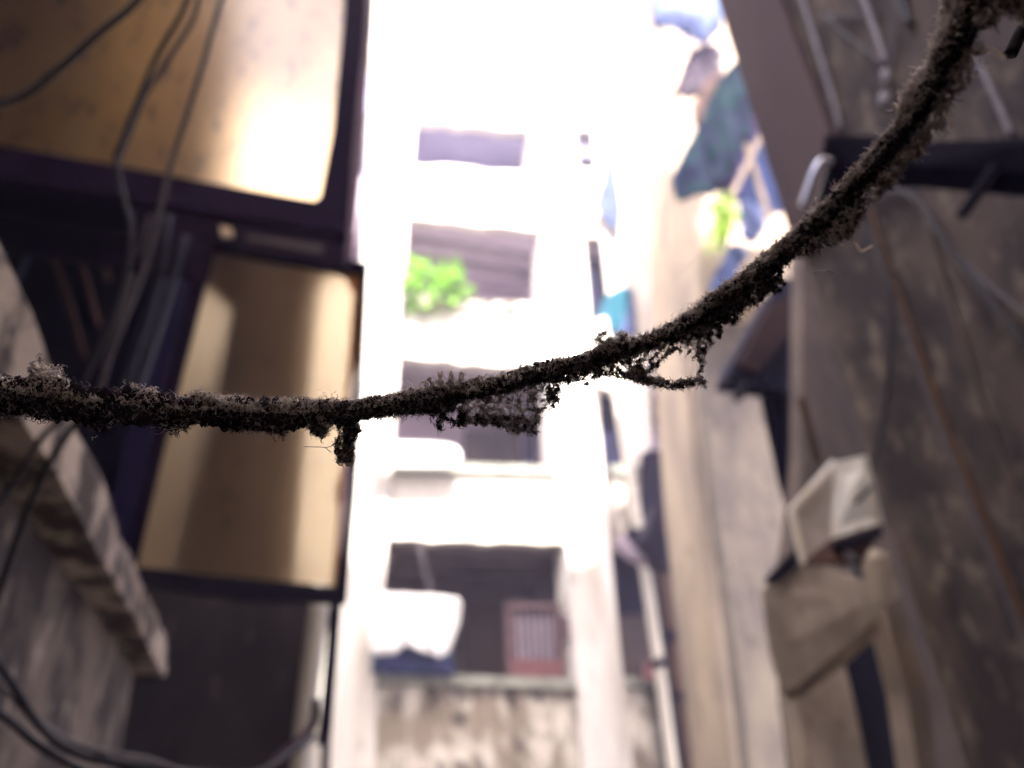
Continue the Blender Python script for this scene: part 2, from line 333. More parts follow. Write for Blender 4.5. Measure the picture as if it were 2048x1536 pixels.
sheet('navy_cloth', M['cloth_navy'], [(1262, 574), (1268, 580), (1276, 668), (1238, 668), (1246, 636)], FY - .3, label='navy cloth hanging right beside the turquoise one', wob=.02)
sheet('dark_cloth', M['cloth_navy'], [(1208, 300), (1226, 303), (1234, 370), (1243, 415), (1242, 450), (1232, 462), (1228, 420), (1190, 408), (1204, 375), (1212, 340)], FY - .25, label='dark blue cloth hanging on the white wall near the top right window', wob=.02)
sheet('lilac_cloth', M['cloth_lav'], [(1186, 165), (1200, 160), (1202, 205), (1182, 202)], FY - .2, label='tiny pale lilac cloth high up on the white wall', wob=.01)
def plant(name, centre_pts, pl, m, n, size, spread, label, pot=None, loc=None):
    r = thing(name, loc, label, 'plant')
    V = []; Fc = []
    st = MB()
    for (cx, cy, rad) in centre_pts:
        for k in range(n):
            a = random.uniform(0, 6.28); q = rad * math.sqrt(random.random())
            c = pl(cx + q * math.cos(a), cy + q * math.sin(a)) + Vector((0, random.uniform(-spread, spread), 0))
            d = Vector((random.gauss(0, 1), random.gauss(0, 1), random.gauss(0, 1) + .3)).normalized()
            e = d.cross(Vector((random.gauss(0, 1), random.gauss(0, 1), random.gauss(0, 1)))).normalized(); s = size * random.uniform(.6, 1.3)
            b = len(V); V += [c, c + d * s * .5 + e * s * .3, c + d * s, c + d * s * .5 - e * s * .3]; Fc.append((b, b + 1, b + 2, b + 3))
        base = Vector(loc); t_ = pl(cx, cy)
        st.tube([base, base.lerp(t_, .5) + Vector((0, 0, -.02)), t_], .008, 5)
    me = bpy.data.meshes.new('foliage'); me.from_pydata([tuple(v) for v in V], [], Fc); link('foliage', me, m, r)
    st.build('stem', M['ledge'], r)
    if pot:
        q = MB(); b = Vector(loc); q.tube([b + Vector((0, 0, -.02)), b + Vector((0, 0, .16))], [.09, .13], 14); q.build('pot', M['pot'], r)
    return r
plant('potted_plant', [(828, 545, 30), (850, 560, 28), (880, 562, 30), (905, 555, 22), (918, 582, 20), (880, 590, 28), (836, 592, 26), (820, 570, 20)], onY(FY - .22), M['leaf'], 34, .19, .2, 'bright green leafy plant on the second highest balcony ledge', True, hitp(1, FY - .18, 850, 612))
# thin line and hanging drip stain rod across lowest opening
q = MB(); q.tube([hitp(1, FY - .1, 836, 1082), hitp(1, FY - .1, 852, 1140), hitp(1, FY - .1, 862, 1188)], .012, 5)
tag(q.build('clothes_line', M['lightpipe']), 'thin pale cord the scalloped white cloth hangs from', 'cord')
# ------------------------------------------------------------------ drainpipe on the right of the facade
def pipe(name, m, pts, r, label, cat='pipe', group=None, n=10, clamp=None, per=8):
    P = [Vector(p) for p in pts]
    if per and len(P) > 2: P = [Vector(v) for v in catmull(P, per)]
    q = MB(); q.tube(P, r, n)
    if not clamp:
        return tag(q.build(name, m, None, True), label, cat, group)
    t = thing(name, P[-1], label, cat, group); q.build('pipe_shaft', m, t, True)
    for a, b, rr in clamp:
        c = MB(); c.tube([a, b], rr, 12); c.build('clamp', M['blackmetal'], t)
    return t
py_ = onY(FY - .75)
cl = [(py_(1268, 1062), py_(1270, 1085), .13), (py_(1316, 1318), py_(1320, 1334), .12)]
pipe('drainpipe', M['whitepipe'], [py_(1205, 640), py_(1232, 780), py_(1268, 1000), py_(1290, 1140), py_(1318, 1330), py_(1345, 1536), py_(1372, 1700)], .075, 'cream plastic drainpipe running down beside the far right pillar', clamp=cl)
py2 = onY(FY - 1.0)
pipe('drain_branch', M['mauve'], [py2(1238, 1078), py2(1262, 1108), py2(1296, 1118), py2(1322, 1100)], .10, 'grey curved pipe branch joining the cream drainpipe', per=6)
py3 = onY(FY - .5)
pipe('soil_pipe', M['wood'], [py3(1300, 1040), py3(1330, 1180), py3(1358, 1360), py3(1385, 1536), py3(1410, 1700)], .11, 'dark brown soil pipe between the cream drainpipe and the cream wall', clamp=[(py3(1340, 1262), py3(1344, 1285), .15), (py3(1362, 1385), py3(1365, 1402), .15)])
q = MB(); q.prism([hitp(1, FY - 1.3, *p) for p in [(1312, 1010), (1328, 1050), (1345, 1140), (1320, 1130), (1284, 1082), (1296, 1062)]], (0, .3, 0))
tag(q.build('pipe_hood', M['blackmetal']), 'dark navy hood above the bend of the grey pipe branch', 'hood')
# ------------------------------------------------------------------ cream building on the right (mid distance)
CB = thing('cream_building', (hitp(1, 7.4, 1400, 1500).x, 7.4, 0), 'cream plastered building corner between the drainpipes and the brown wall', 'building')
def slab(parent, name, m, pl, pts, off):
    q = MB(); q.prism([pl(*p) for p in pts], off); return q.build(name, m, parent)
c7 = onY(7.4)
slab(CB, 'wall', M['cream'], c7, [(1318, -60), (1345, 400), (1356, 600), (1394, 1000), (1424, 1230), (1468, 1536), (1490, 1700), (1660, 1700), (1560, 1200), (1500, 900), (1470, 600), (1700, 600), (1600, -60)], (0, .8, 0))
c6 = onY(6.4)
slab(CB, 'pilaster', M['greyplaster'], c6, [(1398, 560), (1412, 820), (1444, 1100), (1484, 1400), (1516, 1700), (1690, 1700), (1640, 1536), (1560, 1180), (1600, 900), (1560, 600)], (0, .15, 0))
# ------------------------------------------------------------------ brown wall on the right  (x = RX)
RX = 1.75
rx = onX(RX)
RW = thing('brown_wall', (RX, 1.0, 0), 'rough mauve brown building wall filling the right side of the alley', 'wall')
e1 = rx(1573, 390)
q = MB(); q.box((RX, .5, 0), (RX + 2.0, e1.y, 7.4)); q.box((RX, -6, 0), (RX + 2.0, .497, 3.6)); q.build('wall', M['rough'], RW)
q = MB(); a = rx(1573, 390).y; b = rx(1690, 300).y
q.box((RX - .04, max(b, .52), rx(1625, 505).z), (RX - .003, a + .002, 7.39)); q.build('corner_render', M['smoothbrown'], RW)

#LEFT
RB = thing('rear_light_block', (0, -3.5, 0), 'tall unseen block added behind the viewer to keep the alley in shadow', 'building')  # added unseen block, sized to block sun and sky from the alley
q = MB(); q.box((-3.4, -9, 0), (6, -3.5, 24.4)); q.build('wall', M['rear'], RB)
# ------------------------------------------------------------------ left side
LXB = -.36
lb = onX(LXB)
LB = thing('left_building', (-1.3, 3, 0), 'soot black building behind the concrete ledge on the left, its shadow put into the colour', 'building')
q = MB(); q.box((-4.3, 1, 0), (-1.3, 6.5, 7.4)); q.box((-4.3, -6, 0), (-1.3, .997, 4.0)); q.build('wall', M['shade'], LB)
q = MB(); q.box((-4.3, 6.503, 0), (.24, 9.0, 6.0)); q.build('return_wall', M['shade'], LB)
q = MB(); q.box((-1.297, 3.4, 2.6), (-.62, 6.498, 7.2)); q.build('bay', M['shade'], LB)  # added block, darkens the back of the upper panel's left third
q = MB(); q.box((-1.298, 2.62, 4.0), (-.72, 3.398, 7.2)); q.build('shading_head', M['shade'], LB)  # added block closer to the upper panel, darkens its top left
NB = thing('backlight_block', (-4, 11.6, 0), 'white block added to backlight the fibreglass panels on the left', 'building')  # added sunlit block, lights the fibreglass panels from behind
q = MB(); q.box((-9, 11.6, 0), (1.05, 16, 17)); q.build('wall', M['facade'], NB)
q = MB(); q.box((-9.1, 11.5, 17.003), (1.1, 16.1, 17.3)); q.build('block_top_edge', M['ledge'], NB)
# low wall with the concrete ledge on top
ztop = lb(340, 1300).z; zlow = lb(296, 1290).z; yend = lb(338, 1300).y
LW = thing('low_wall', (-.6, 2, 0), 'rough grey brown low wall at the lower left with mottled plaster', 'wall')
q = MB(); q.box((-1.296, -5, 0), (LXB - .09, onX(LXB - .09)(258, 1400).y, zlow - .003)); q.build('wall', M['leftwall'], LW)
BE = thing('concrete_ledge', (LXB, yend, ztop), 'weathered concrete ledge with a bright end running up the left edge', 'ledge')
def rough_box(name, m, a, b, parent, cuts, amp, seed=0):
    me = bpy.data.meshes.new(name); bm = bmesh.new(); bmesh.ops.create_cube(bm, size=1)
    for v in bm.verts: v.co = Vector([(a[i] + b[i]) / 2 + v.co[i] * (b[i] - a[i]) for i in range(3)])
    bmesh.ops.subdivide_edges(bm, edges=bm.edges[:], cuts=cuts, use_grid_fill=True)
    for v in bm.verts: v.co += noise.noise_vector((v.co + Vector((seed, 0, 0))) * 6) * amp + noise.noise_vector(v.co * 22) * amp * .4
    bmesh.ops.recalc_face_normals(bm, faces=bm.faces); bm.to_mesh(me); bm.free(); return link(name, me, m, parent)
rough_box('ledge_slab', M['beam'], (-1.29, -.5, zlow), (LXB, yend, ztop), BE, 30, .012)
# grey block behind
GW = thing('grey_block', (0, 4.4, 0), 'dark sooty grey wall block under the lower fibreglass panel', 'wall')
gy = onY(4.3)
zt = gy(500, 1150).z; xr = gy(615, 1400).x
q = MB(); q.box((-1.29, 4.3, 0), (xr, 5.6, zt)); q.build('wall', M['greywall'], GW)
# fibreglass panels in steel frames
def wavy(name, m, pl, tl, tr, br, bl, prof, parent, nu=60, nv=14, th=.004, edge=0.0):
    V = []; 
    for j in range(nv + 1):
        v = j / nv
        for i in range(nu + 1):
            u = i / nu
            X = (tl[0] * (1 - u) + tr[0] * u) * (1 - v) + (bl[0] * (1 - u) + br[0] * u) * v
            Y = (tl[1] * (1 - u) + tr[1] * u) * (1 - v) + (bl[1] * (1 - u) + br[1] * u) * v
            p = pl(X, Y); V.append(p + Vector((0, -prof(u, v), 0)))
    Fc = [(j * (nu + 1) + i, j * (nu + 1) + i + 1, (j + 1) * (nu + 1) + i + 1, (j + 1) * (nu + 1) + i) for j in range(nv) for i in range(nu)]
    o = mesh(name, V, Fc, m, parent, True); return o
y1 = onY(2.4); y2 = onY(2.9)
P1 = thing('panel_box', y1(690, 400), 'large upper fibreglass panel in a dark steel frame with purple shadow tint in its colour, glowing white to the right', 'panel', 'fibreglass panels on the left')
wavy('sheet', M['fibre1'], y1, (-120, -120), (704, -120), (650, 425), (-120, 300), lambda u, v: .01 * math.sin(9 * u), P1)
def ppoly(name, m, y, pts, d, parent):
    q = MB(); q.prism([hitp(1, y, *p) for p in pts], (0, d, 0)); return q.build(name, m, parent)
ppoly('frame', M['frame'], 2.37, [(692, -120), (745, -120), (742, 40), (722, 300), (702, 470), (660, 466), (632, 398), (640, 395), (668, 250), (686, 60), (690, 20)], .06, P1)
ppoly('edge_strip', M['frame_edge'], 2.35, [(738, -120), (752, -120), (746, 40), (726, 300), (704, 520), (692, 520), (706, 300), (730, 60)], .04, P1)
ppoly('frame', M['frame'], 2.372, [(-120, 262), (0, 290), (220, 328), (400, 362), (632, 402), (660, 466), (640, 462), (-120, 330)], .05, P1)
q = MB(); zb = hitp(1, 2.37, 640, 440).z
q.box((-1.28, 2.374, zb - .03), (hitp(1, 2.4, 690, 460).x, 2.43, zb - .003)); q.build('underside', M['frame'], P1)
ppoly('rear_shading_plate', M['frame'], 3.1, [(-120, 300), (640, 420), (700, 440), (694, 524), (640, 550), (560, 590), (470, 600), (425, 560), (400, 560), (-120, 480)], .02, P1)  # added plate, keeps the gap dark and shades the lower sheet's top
P2 = thing('panel_box', y2(690, 1180), 'lower fibreglass panel with vertical tan and white bands in a thin black frame', 'panel', 'fibreglass panels on the left')
def prof2(u, v):
    # a folded ridge on the left and a wide swelling bow to the right
    s = 0; n = 40
    def slope(x):
        if x < .20: return .9
        if x < .34: return .9 - (x - .20) / .14 * 1.5
        if x < .62: return -.6 + (x - .34) / .28 * .5
        return -.1 + (x - .62) / .38 * .2
    for k in range(int(u * n)): s += slope(k / n) / n
    return -.16 * s
wavy('sheet', M['fibre3'], y2, (418, 482), (728, 530), (672, 1172), (262, 1132), lambda u, v: .3 * prof2(u, v), P2, 80, 20)
ppoly('shading_board', M['room'], 3.06, [(495, 470), (646, 490), (592, 1190), (372, 1170)], .02, P2)  # added dark board, shades the middle of the lower sheet from behind
q = MB(); ym = onY(2.895)
L_ = [(640, 528), (726, 541)] + [(726 - (k * 54 / 13) + 0, 541 + k * 48.5) for k in range(1, 14)]
I_ = [(L_[-1][0] - 8, L_[-1][1])] + [(726 - (k * 54 / 13) - random.uniform(7, 20), 541 + k * 48.5) for k in range(12, 0, -1)] + [(690, 556), (640, 540)]
q.prism([ym(*p) for p in L_ + I_], (0, .002, 0)); q.build('stained_edge', M['amber'], P2)
ppoly('frame', M['blackmetal'], 2.86, [(722, 528), (737, 528), (726, 760), (712, 980), (694, 1205), (668, 1205), (690, 1040), (712, 760)], .05, P2)
ppoly('frame', M['blackmetal'], 2.858, [(270, 1134), (480, 1162), (669, 1172), (669, 1204), (480, 1196), (284, 1166)], .05, P2)
ppoly('frame', M['frame'], 2.862, [(405, 466), (560, 492), (737, 526), (736, 545), (640, 532), (425, 492)], .05, P2)
ppoly('frame', M['frame'], 2.864, [(405, 466), (430, 492), (345, 820), (270, 1136), (245, 1136), (320, 800)], .05, P2)
ppoly('bolt', M['white'], 2.84, [(440, 452), (462, 456), (466, 470), (444, 470)], .03, P2)
# pipes and struts in the dark gap between the left building and the panels
def cable(name, m, pts, rpx, label, cat='cable', group=None, per=6, n=8):
    """pts = (px, py, depth) places; radius given in picture pixels at the first point's distance"""
    P = [at(*p) for p in pts]; r = rpx * pts[0][2] / F
    if len(P) > 2: P = [Vector(v) for v in catmull(P, per)]
    q = MB(); q.tube(P, r, n); return tag(q.build(name, m, None, True), label, cat, group)
g_ = 'thin pipes on the dark left wall'
cable('pipe', M['bluegrey'], [(335, 430, 3.45), (318, 560, 3.45), (262, 740, 3.45), (205, 920, 3.45)], 9, 'blue grey pipe, second from the lower fibreglass panel', 'pipe', g_)
cable('pipe', M['bluegrey'], [(372, 470, 3.45), (322, 640, 3.45), (270, 800, 3.45), (225, 960, 3.45)], 8, 'blue grey pipe closest to the tan band of the lower panel', 'pipe', g_)
cable('pipe', M['greycable'], [(300, 430, 3.45), (240, 640, 3.45), (180, 820, 3.45)], 4, 'thin grey pipe running left of the two blue grey pipes', 'pipe', g_)
cable('strut', M['rust'], [(95, 480, 3.45), (135, 600, 3.45), (172, 725, 3.45)], 6, 'rusty strut ending just above the dusty cable', 'strut', 'rusty struts in the dark gap')
cable('strut', M['rust'], [(150, 470, 3.45), (172, 560, 3.45), (196, 650, 3.45)], 6, 'short rusty strut in the middle of the dark gap', 'strut', 'rusty struts in the dark gap')
cable('strut', M['rust'], [(165, 400, 3.45), (190, 480, 3.45), (218, 560, 3.45)], 5, 'rusty strut closest under the upper panel frame', 'strut', 'rusty struts in the dark gap')
cable('strut', M['bluegrey'], [(112, 372, 3.45), (70, 480, 3.45), (35, 560, 3.45)], 6, 'blue grey strut sloping down to the concrete ledge', 'strut')
cable('pipe', M['bluegrey'], [(60, 370, 3.45), (20, 460, 3.45)], 5, 'short blue grey pipe above the concrete ledge', 'pipe', g_)
# cables hanging in front of the upper panel
gc = 'cables hanging in front of the upper panel'
cable('cable', M['black'], [(300, -30, 1.1), (262, 15, 1.1), (200, 65, 1.1), (110, 145, 1.1), (40, 195, 1.1), (-60, 225, 1.1)], 7, 'thick black cable curving down to the left in front of the upper panel', group=gc)
cable('cable', M['black'], [(385, -30, 1.3), (362, 30, 1.3), (315, 110, 1.3), (283, 185, 1.3), (245, 280, 1.3), (232, 320, 1.3), (248, 400, 1.3), (262, 470, 1.3), (240, 600, 1.3), (170, 760, 1.3)], 5, 'black cable kinking where it passes the lower frame of the upper panel', group=gc)
cable('cable', M['greycable'], [(402, -30, 1.32), (385, 40, 1.32), (335, 120, 1.32), (290, 190, 1.32), (252, 285, 1.32), (232, 330, 1.32)], 5, 'grey cable running alongside the kinked black cable', group=gc)
cable('cable', M['greycable'], [(455, -30, 1.3), (436, 20, 1.3), (405, 130, 1.3), (370, 240, 1.3), (338, 340, 1.3), (318, 430, 1.3), (280, 560, 1.3), (225, 700, 1.3), (180, 860, 1.3)], 5, 'single grey cable nearest the glowing white part of the upper panel', group=gc)
# cables crossing the low wall
gl = 'black cables crossing the low left wall'
cable('cable', M['black'], [(190, 800, 1.0), (120, 890, 1.0), (60, 1010, 1.0), (10, 1150, 1.0), (-40, 1290, 1.0)], 7, 'black cable crossing the concrete ledge just under the dusty cable', group=gl)
cable('cable', M['black'], [(130, 830, 1.1), (80, 880, 1.1), (30, 960, 1.1), (-40, 1060, 1.1)], 6, 'upper black cable crossing the ledge beside the left frame edge', group=gl)
gs = 'sagging black cables along the lower left'
cable('cable', M['black'], [(-40, 1270, .9), (20, 1360, .9), (75, 1445, .9), (150, 1505, .9), (260, 1528, .95), (400, 1548, 1), (520, 1545, 1), (590, 1500, 1.05), (625, 1470, 1.1)], 9, 'thick black cable sagging below the low wall', group=gs)
cable('cable', M['greycable'], [(-40, 1320, .92), (40, 1410, .92), (110, 1465, .92), (190, 1500, .92), (300, 1520, .95), (400, 1560, 1)], 6, 'thin grey cable twisted round the thick sagging black one', group=gs)
cable('cable', M['black'], [(-40, 1395, .9), (30, 1450, .9), (90, 1500, .9), (200, 1560, .95)], 8, 'lowest sagging black cable in the bottom left corner', group=gs)
cable('cable', M['frame_edge'], [(520, 1560, 1.4), (560, 1515, 1.4), (600, 1480, 1.4), (625, 1450, 1.4), (632, 1400, 1.4)], 9, 'mauve grey cable rising to the foot of the white pipe', group=gs)
gp = onY(4.2)
pipe('white_downpipe', M['whitepipe'], [gp(640, 1208), gp(628, 1300), gp(612, 1440), gp(600, 1560), gp(590, 1680)], .055, 'glossy white pipe standing at the right end of the dark grey block')
pipe('dark_downpipe', M['frame'], [gp(672, 1200), gp(664, 1300), gp(652, 1440), gp(645, 1490)], .035, 'dark thin pipe beside the white pipe under the lower panel')
cable('cable', M['black'], [(737, 440, 2.9), (738, 480, 2.9), (737, 530, 2.9)], 1.6, 'short thin wire above the corner of the lower panel')
# ------------------------------------------------------------------ right: items round the wall corner
d4 = onY(2.55)
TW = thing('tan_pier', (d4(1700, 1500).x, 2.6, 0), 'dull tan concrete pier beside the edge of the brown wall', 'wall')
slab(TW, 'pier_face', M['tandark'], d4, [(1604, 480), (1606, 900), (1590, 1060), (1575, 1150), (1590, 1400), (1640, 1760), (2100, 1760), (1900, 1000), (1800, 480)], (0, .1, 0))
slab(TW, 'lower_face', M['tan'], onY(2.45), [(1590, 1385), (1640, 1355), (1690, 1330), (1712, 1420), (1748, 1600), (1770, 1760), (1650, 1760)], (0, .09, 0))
slab(TW, 'opening', M['blackmetal'], onY(2.5), [(1690, 1290), (1740, 1240), (1770, 1240), (1800, 1370), (1838, 1536), (1880, 1760), (1790, 1760), (1740, 1536)], (0, .04, 0))  # dark slab standing for the opening, its darkness put into the colour
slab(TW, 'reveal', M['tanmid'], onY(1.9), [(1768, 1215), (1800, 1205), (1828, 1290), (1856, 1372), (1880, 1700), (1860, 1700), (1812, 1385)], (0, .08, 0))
# bulging concrete bracket
CBk = thing('concrete_bracket', onY(2.2)(1660, 1250), 'tan concrete bracket slab with a pointed lower edge under the white box', 'bracket')
q = MB(); tilt = lambda px, py, o=0: at(px, py, 2.62 - (px - 1553) * .0019 + o)
F1 = [tilt(*p) for p in [(1553, 1168), (1590, 1132), (1650, 1130), (1700, 1152), (1762, 1192), (1758, 1232), (1680, 1300), (1592, 1372), (1568, 1290)]]
q.prism(F1, (0, .09, 0)); q.build('slab', M['tan'], CBk)
q = MB(); q.prism([tilt(*p, .05) for p in [(1592, 1374), (1680, 1302), (1758, 1234), (1766, 1262), (1700, 1322), (1600, 1398)]], (0, .08, 0)); q.build('underside', M['tanmid'], CBk)
q = MB(); q.prism([at(p[0], p[1], 2.2 - (p[0] - 1726) * .003) for p in [(1726, 1092), (1776, 1106), (1802, 1192), (1768, 1212), (1742, 1180)]], (0, .06, 0)); q.build('side_block', M['tan'], CBk)
q = MB(); q.prism([tilt(*p, -.03) for p in [(1545, 1152), (1556, 1166), (1600, 1128), (1592, 1102)]], (0, .05, 0)); q.build('dark_edge', M['blackmetal'], CBk)  # dark strip along the slab's upper left edge
# white box, open underneath
WB = thing('white_box', at(1660, 1080, 1.9), 'white enamelled metal box with a dirty face and rusty open underside', 'box')
def ext(parent, name, m, pts, dn):
    P = [at(*p) for p in pts]; n = (P[1] - P[0]).cross(P[2] - P[0]).normalized()
    if n.dot(P[0] - CAM) < 0: n = -n
    q = MB(); q.prism(P, n * dn); return q.build(name, m, parent)
a_, b_, c_, d_, e_, f_ = (1583, 1020, 2.12), (1668, 925, 2.16), (1726, 912, 1.92), (1758, 1048, 1.90), (1662, 1078, 2.08), (1605, 1125, 2.04)
ext(WB, 'side_face', M['boxside'], [a_, b_, e_, f_], .012)
FF = ext(WB, 'front_face', M['white'], [b_, c_, d_, e_], .012)
ext(WB, 'underside', M['rust'], [f_, e_, d_, (1716, 1122, 2.0)], .012)
rim = [(1580, 1018, 2.0), (1670, 918, 1.97)]
def barp(parent, name, m, a, b, r, n=6):
    q = MB(); q.tube([at(*a), at(*b)], r, n); return q.build(name, m, parent)
barp(WB, 'rim', M['white'], (1583, 1020, 2.10), (1668, 924, 2.13), .009)
barp(WB, 'rim', M['white'], (1583, 1020, 2.10), (1606, 1126, 2.02), .009)
barp(WB, 'rim', M['blackmetal'], (1668, 1096, 2.04), (1757, 1066, 1.88), .013)
for k in range(5): barp(WB, 'fin', M['chrome'], (1690 + k * 7, 1100 + k * 3, 2.0), (1704 + k * 6, 1150 + k * 3, 2.02), .004)
barp(FF, 'latch', M['black'], (1712, 1004, 1.93), (1742, 975, 1.88), .006)
# shaded metal hood
slab(CB, 'shaft_wall', M['blackmetal'], onY(FY - .32), [(1292, 900), (1330, 900), (1360, 1140), (1400, 1400), (1440, 1700), (1372, 1700), (1342, 1536), (1316, 1340), (1300, 1200), (1290, 1120)], (0, .2, 0))
HD = thing('metal_hood', onY(3.0)(1560, 700), 'dark navy metal hood with a rusty underside on the cream wall behind the cable', 'hood')
slab(HD, 'hood_side', M['hood'], onY(3.0), [(1452, 762), (1462, 732), (1535, 600), (1560, 560), (1640, 540), (1662, 690), (1618, 815), (1562, 778)], (0, .12, 0))
slab(HD, 'hood_plate', M['hoodrust'], onY(2.95), [(1478, 728), (1540, 608), (1600, 580), (1628, 600), (1590, 660), (1520, 742)], (0, .045, 0))
slab(HD, 'shadow_slab', M['shade'], onY(3.05), [(1540, 780), (1618, 790), (1640, 900), (1606, 1040), (1580, 960)], (0, .1, 0))  # dark slab put in for the shadow under the hood
barp(HD, 'stay', M['orange'], (1602, 792, 3.1), (1640, 925, 3.1), .022)
barp(HD, 'stay', M['blackmetal'], (1470, 800, 3.3), (1500, 770, 3.3), .02)
# steel bracket on the brown wall
SB = thing('steel_bracket', at(1850, 310, 1.6), 'black steel bracket arm sticking out from the top of the brown wall', 'bracket')
ext(SB, 'arm', M['blackmetal'], [(1650, 270, 1.75), (1760, 272, 1.7), (1880, 282, 1.62), (2100, 276, 1.5), (2100, 350, 1.5), (1860, 330, 1.62), (1700, 332, 1.72)], .05)
barp(SB, 'strut', M['blackmetal'], (1990, 335, 1.55), (1922, 432, 1.55), .012, 8)
ext(SB, 'end_plate', M['blackmetal'], [(1655, 330, 1.72), (1722, 332, 1.7), (1700, 430, 1.72), (1650, 500, 1.76), (1625, 440, 1.76)], .05)
barp(SB, 'rim', M['frame'], (1690, 336, 1.66), (1650, 470, 1.7), .01)
cable('hook', M['chrome'], [(1662, 324, 1.68), (1644, 322, 1.68), (1630, 342, 1.68), (1618, 375, 1.68), (1606, 412, 1.68)], 8, 'shiny galvanised hook beside the black steel bracket', 'hook')
def cw(name, m, pts, rpx, label, group=None, cat='cable', off=.02):
    P = []
    for p in pts:
        v = hitp(0, RX - off, *p)
        P.append(v)
    P = [Vector(v) for v in catmull(P, 6)]
    q = MB(); q.tube(P, rpx * 2.2 / F, 8); return tag(q.build(name, m, None, True), label, cat, group)
gr = 'cables running down the brown wall'
cw('cable', M['orange'], [(1742, 420), (1765, 500), (1802, 600), (1880, 820), (1965, 1030), (2048, 1240), (2100, 1370)], 6, 'orange brown cable running the full height of the brown wall', gr)
cw('cable', M['greycable'], [(1756, 500), (1790, 605), (1868, 825), (1952, 1036), (2034, 1246), (2090, 1380)], 4, 'thin pale mauve cable right beside the orange brown one', gr, off=.012)
cw('cable', M['black'], [(1690, 380), (1735, 460), (1772, 545), (1785, 640), (1778, 740), (1764, 850), (1742, 945), (1722, 985)], 4.5, 'black cable bending down into the top of the white box', gr, off=.04)
cw('cable', M['black'], [(1800, 350), (1850, 420), (1910, 510), (1980, 600), (2060, 700)], 6, 'thick black cable sloping to the right edge below the bracket', gr, off=.05)
cw('cable', M['greycable'], [(1735, 395), (1790, 380), (1830, 400), (1880, 470), (1950, 545), (2060, 640)], 4.5, 'grey cable arching out under the black bracket', gr, off=.03)
cw('cable', M['tandark'], [(1850, 440), (1900, 600), (1960, 790), (2060, 1060)], 4, 'dull brown cable between the orange cable and the right edge', gr)
cw('cable', M['lightpipe'], [(1590, -60), (1612, 20), (1640, 110), (1664, 190), (1682, 262)], 6, 'shiny pale conduit nearest the edge of the brown wall', 'conduits on the upper brown wall', 'conduit')
cw('cable', M['lightpipe'], [(1700, -60), (1732, 10), (1752, 65), (1772, 125)], 6, 'shorter pale conduit ending in a round fitting', 'conduits on the upper brown wall', 'conduit')
cw('cable', M['greycable'], [(1780, -60), (1792, 0), (1790, 60), (1782, 130), (1776, 220)], 4, 'thin grey conduit passing behind the round fitting', 'conduits on the upper brown wall', 'conduit')
cw('cable', M['lightpipe'], [(1950, 110), (1975, 160), (2000, 215), (2022, 270)], 5, 'pale conduit on the right of the dusty cable', 'conduits on the upper brown wall', 'conduit')
cw('cable', M['black'], [(1648, 30), (1700, 78), (1740, 108), (1768, 134)], 4.5, 'short black cable slanting between the two pale conduits', gr)
cw('cable', M['black'], [(1650, 34), (1710, 32), (1760, 30)], 4, 'level black wire joining the tops of the two pale conduits', gr)
cw('cable', M['black'], [(1806, -40), (1808, 10), (1820, 50)], 9, 'stub of thick black cable at the top beside the thin grey conduit', gr)
q = MB(); q.tube([hitp(0, RX - .04, 1772, 140), hitp(0, RX - .04, 1774, 172)], .014, 10); q.tube([hitp(0, RX - .05, 1770, 188), hitp(0, RX - .05, 1772, 218)], .017, 10)
tag(q.build('insulator', M['lightpipe'], None, True), 'pale round fitting hanging at the end of the shorter conduit', 'fitting')
# ------------------------------------------------------------------ laundry and rack beside the cream building
LY = 5.6
gl_ = 'washing hanging high on the right'
sheet('blue_sheet', M['cloth_blue'], [(1300, -60), (1455, -60), (1450, 20), (1440, 62), (1418, 80), (1400, 92), (1372, 62), (1350, 66), (1330, 50), (1302, 50)], LY, label='pale blue sheet with a ragged hem at the top of the picture', group=gl_, wob=.06)
sheet('lavender_cloth', M['cloth_lav'], [(1385, 90), (1450, 92), (1440, 160), (1410, 192), (1345, 192), (1362, 150)], LY + .2, label='lavender grey cloth hanging under the pale blue sheet', group=gl_, wob=.05)
sheet('peach_cloth', M['cloth_peach'], [(1415, 150), (1445, 140), (1440, 190), (1420, 240), (1392, 250), (1385, 215)], LY + .1, label='small peach cloth beside the lavender grey one', group=gl_, wob=.04)
sheet('teal_net', M['cloth_teal'], [(1480, 120), (1500, 150), (1500, 260), (1450, 360), (1420, 392), (1380, 395), (1348, 385), (1345, 360), (1370, 300), (1410, 230), (1440, 150)], LY - .1, label='bunched teal green net hanging along the white wall', group=gl_, wob=.08)
sheet('indigo_cloth', M['cloth_indigo'], [(1500, 165), (1530, 260), (1500, 320), (1460, 395), (1420, 380), (1455, 320), (1485, 250)], LY, label='indigo cloth folded between the teal net and the royal blue sheet', group=gl_, wob=.07)
sheet('royal_sheet', M['cloth_royal'], [(1515, 200), (1570, 330), (1600, 430), (1545, 420), (1500, 410), (1462, 400), (1500, 300)], LY + .1, label='royal blue sheet behind the crossed wooden poles', group=gl_, wob=.05)
sheet('white_towel', M['cloth_blue'], [(1482, 402), (1530, 408), (1534, 450), (1515, 480), (1484, 472)], LY - .1, label='bluish white towel under the royal blue sheet', group=gl_, wob=.04)
sheet('teal_wedge', M['cloth_navy'], [(1462, 488), (1500, 500), (1470, 560), (1430, 590), (1416, 580)], LY - .2, label='dark teal cloth hanging below the lime green plant', group=gl_, wob=.04)
CR = thing('pole_rack', onY(LY - .3)(1500, 300), 'crossed pale wooden poles propping the washing', 'rack')
ly = onY(LY - .3)
for a, b in (((1545, 225), (1462, 395)), ((1492, 290), (1540, 440))):
    q = MB(); q.tube([ly(*a), ly(*b)], .035, 8); q.build('pole', M['tan'], CR)
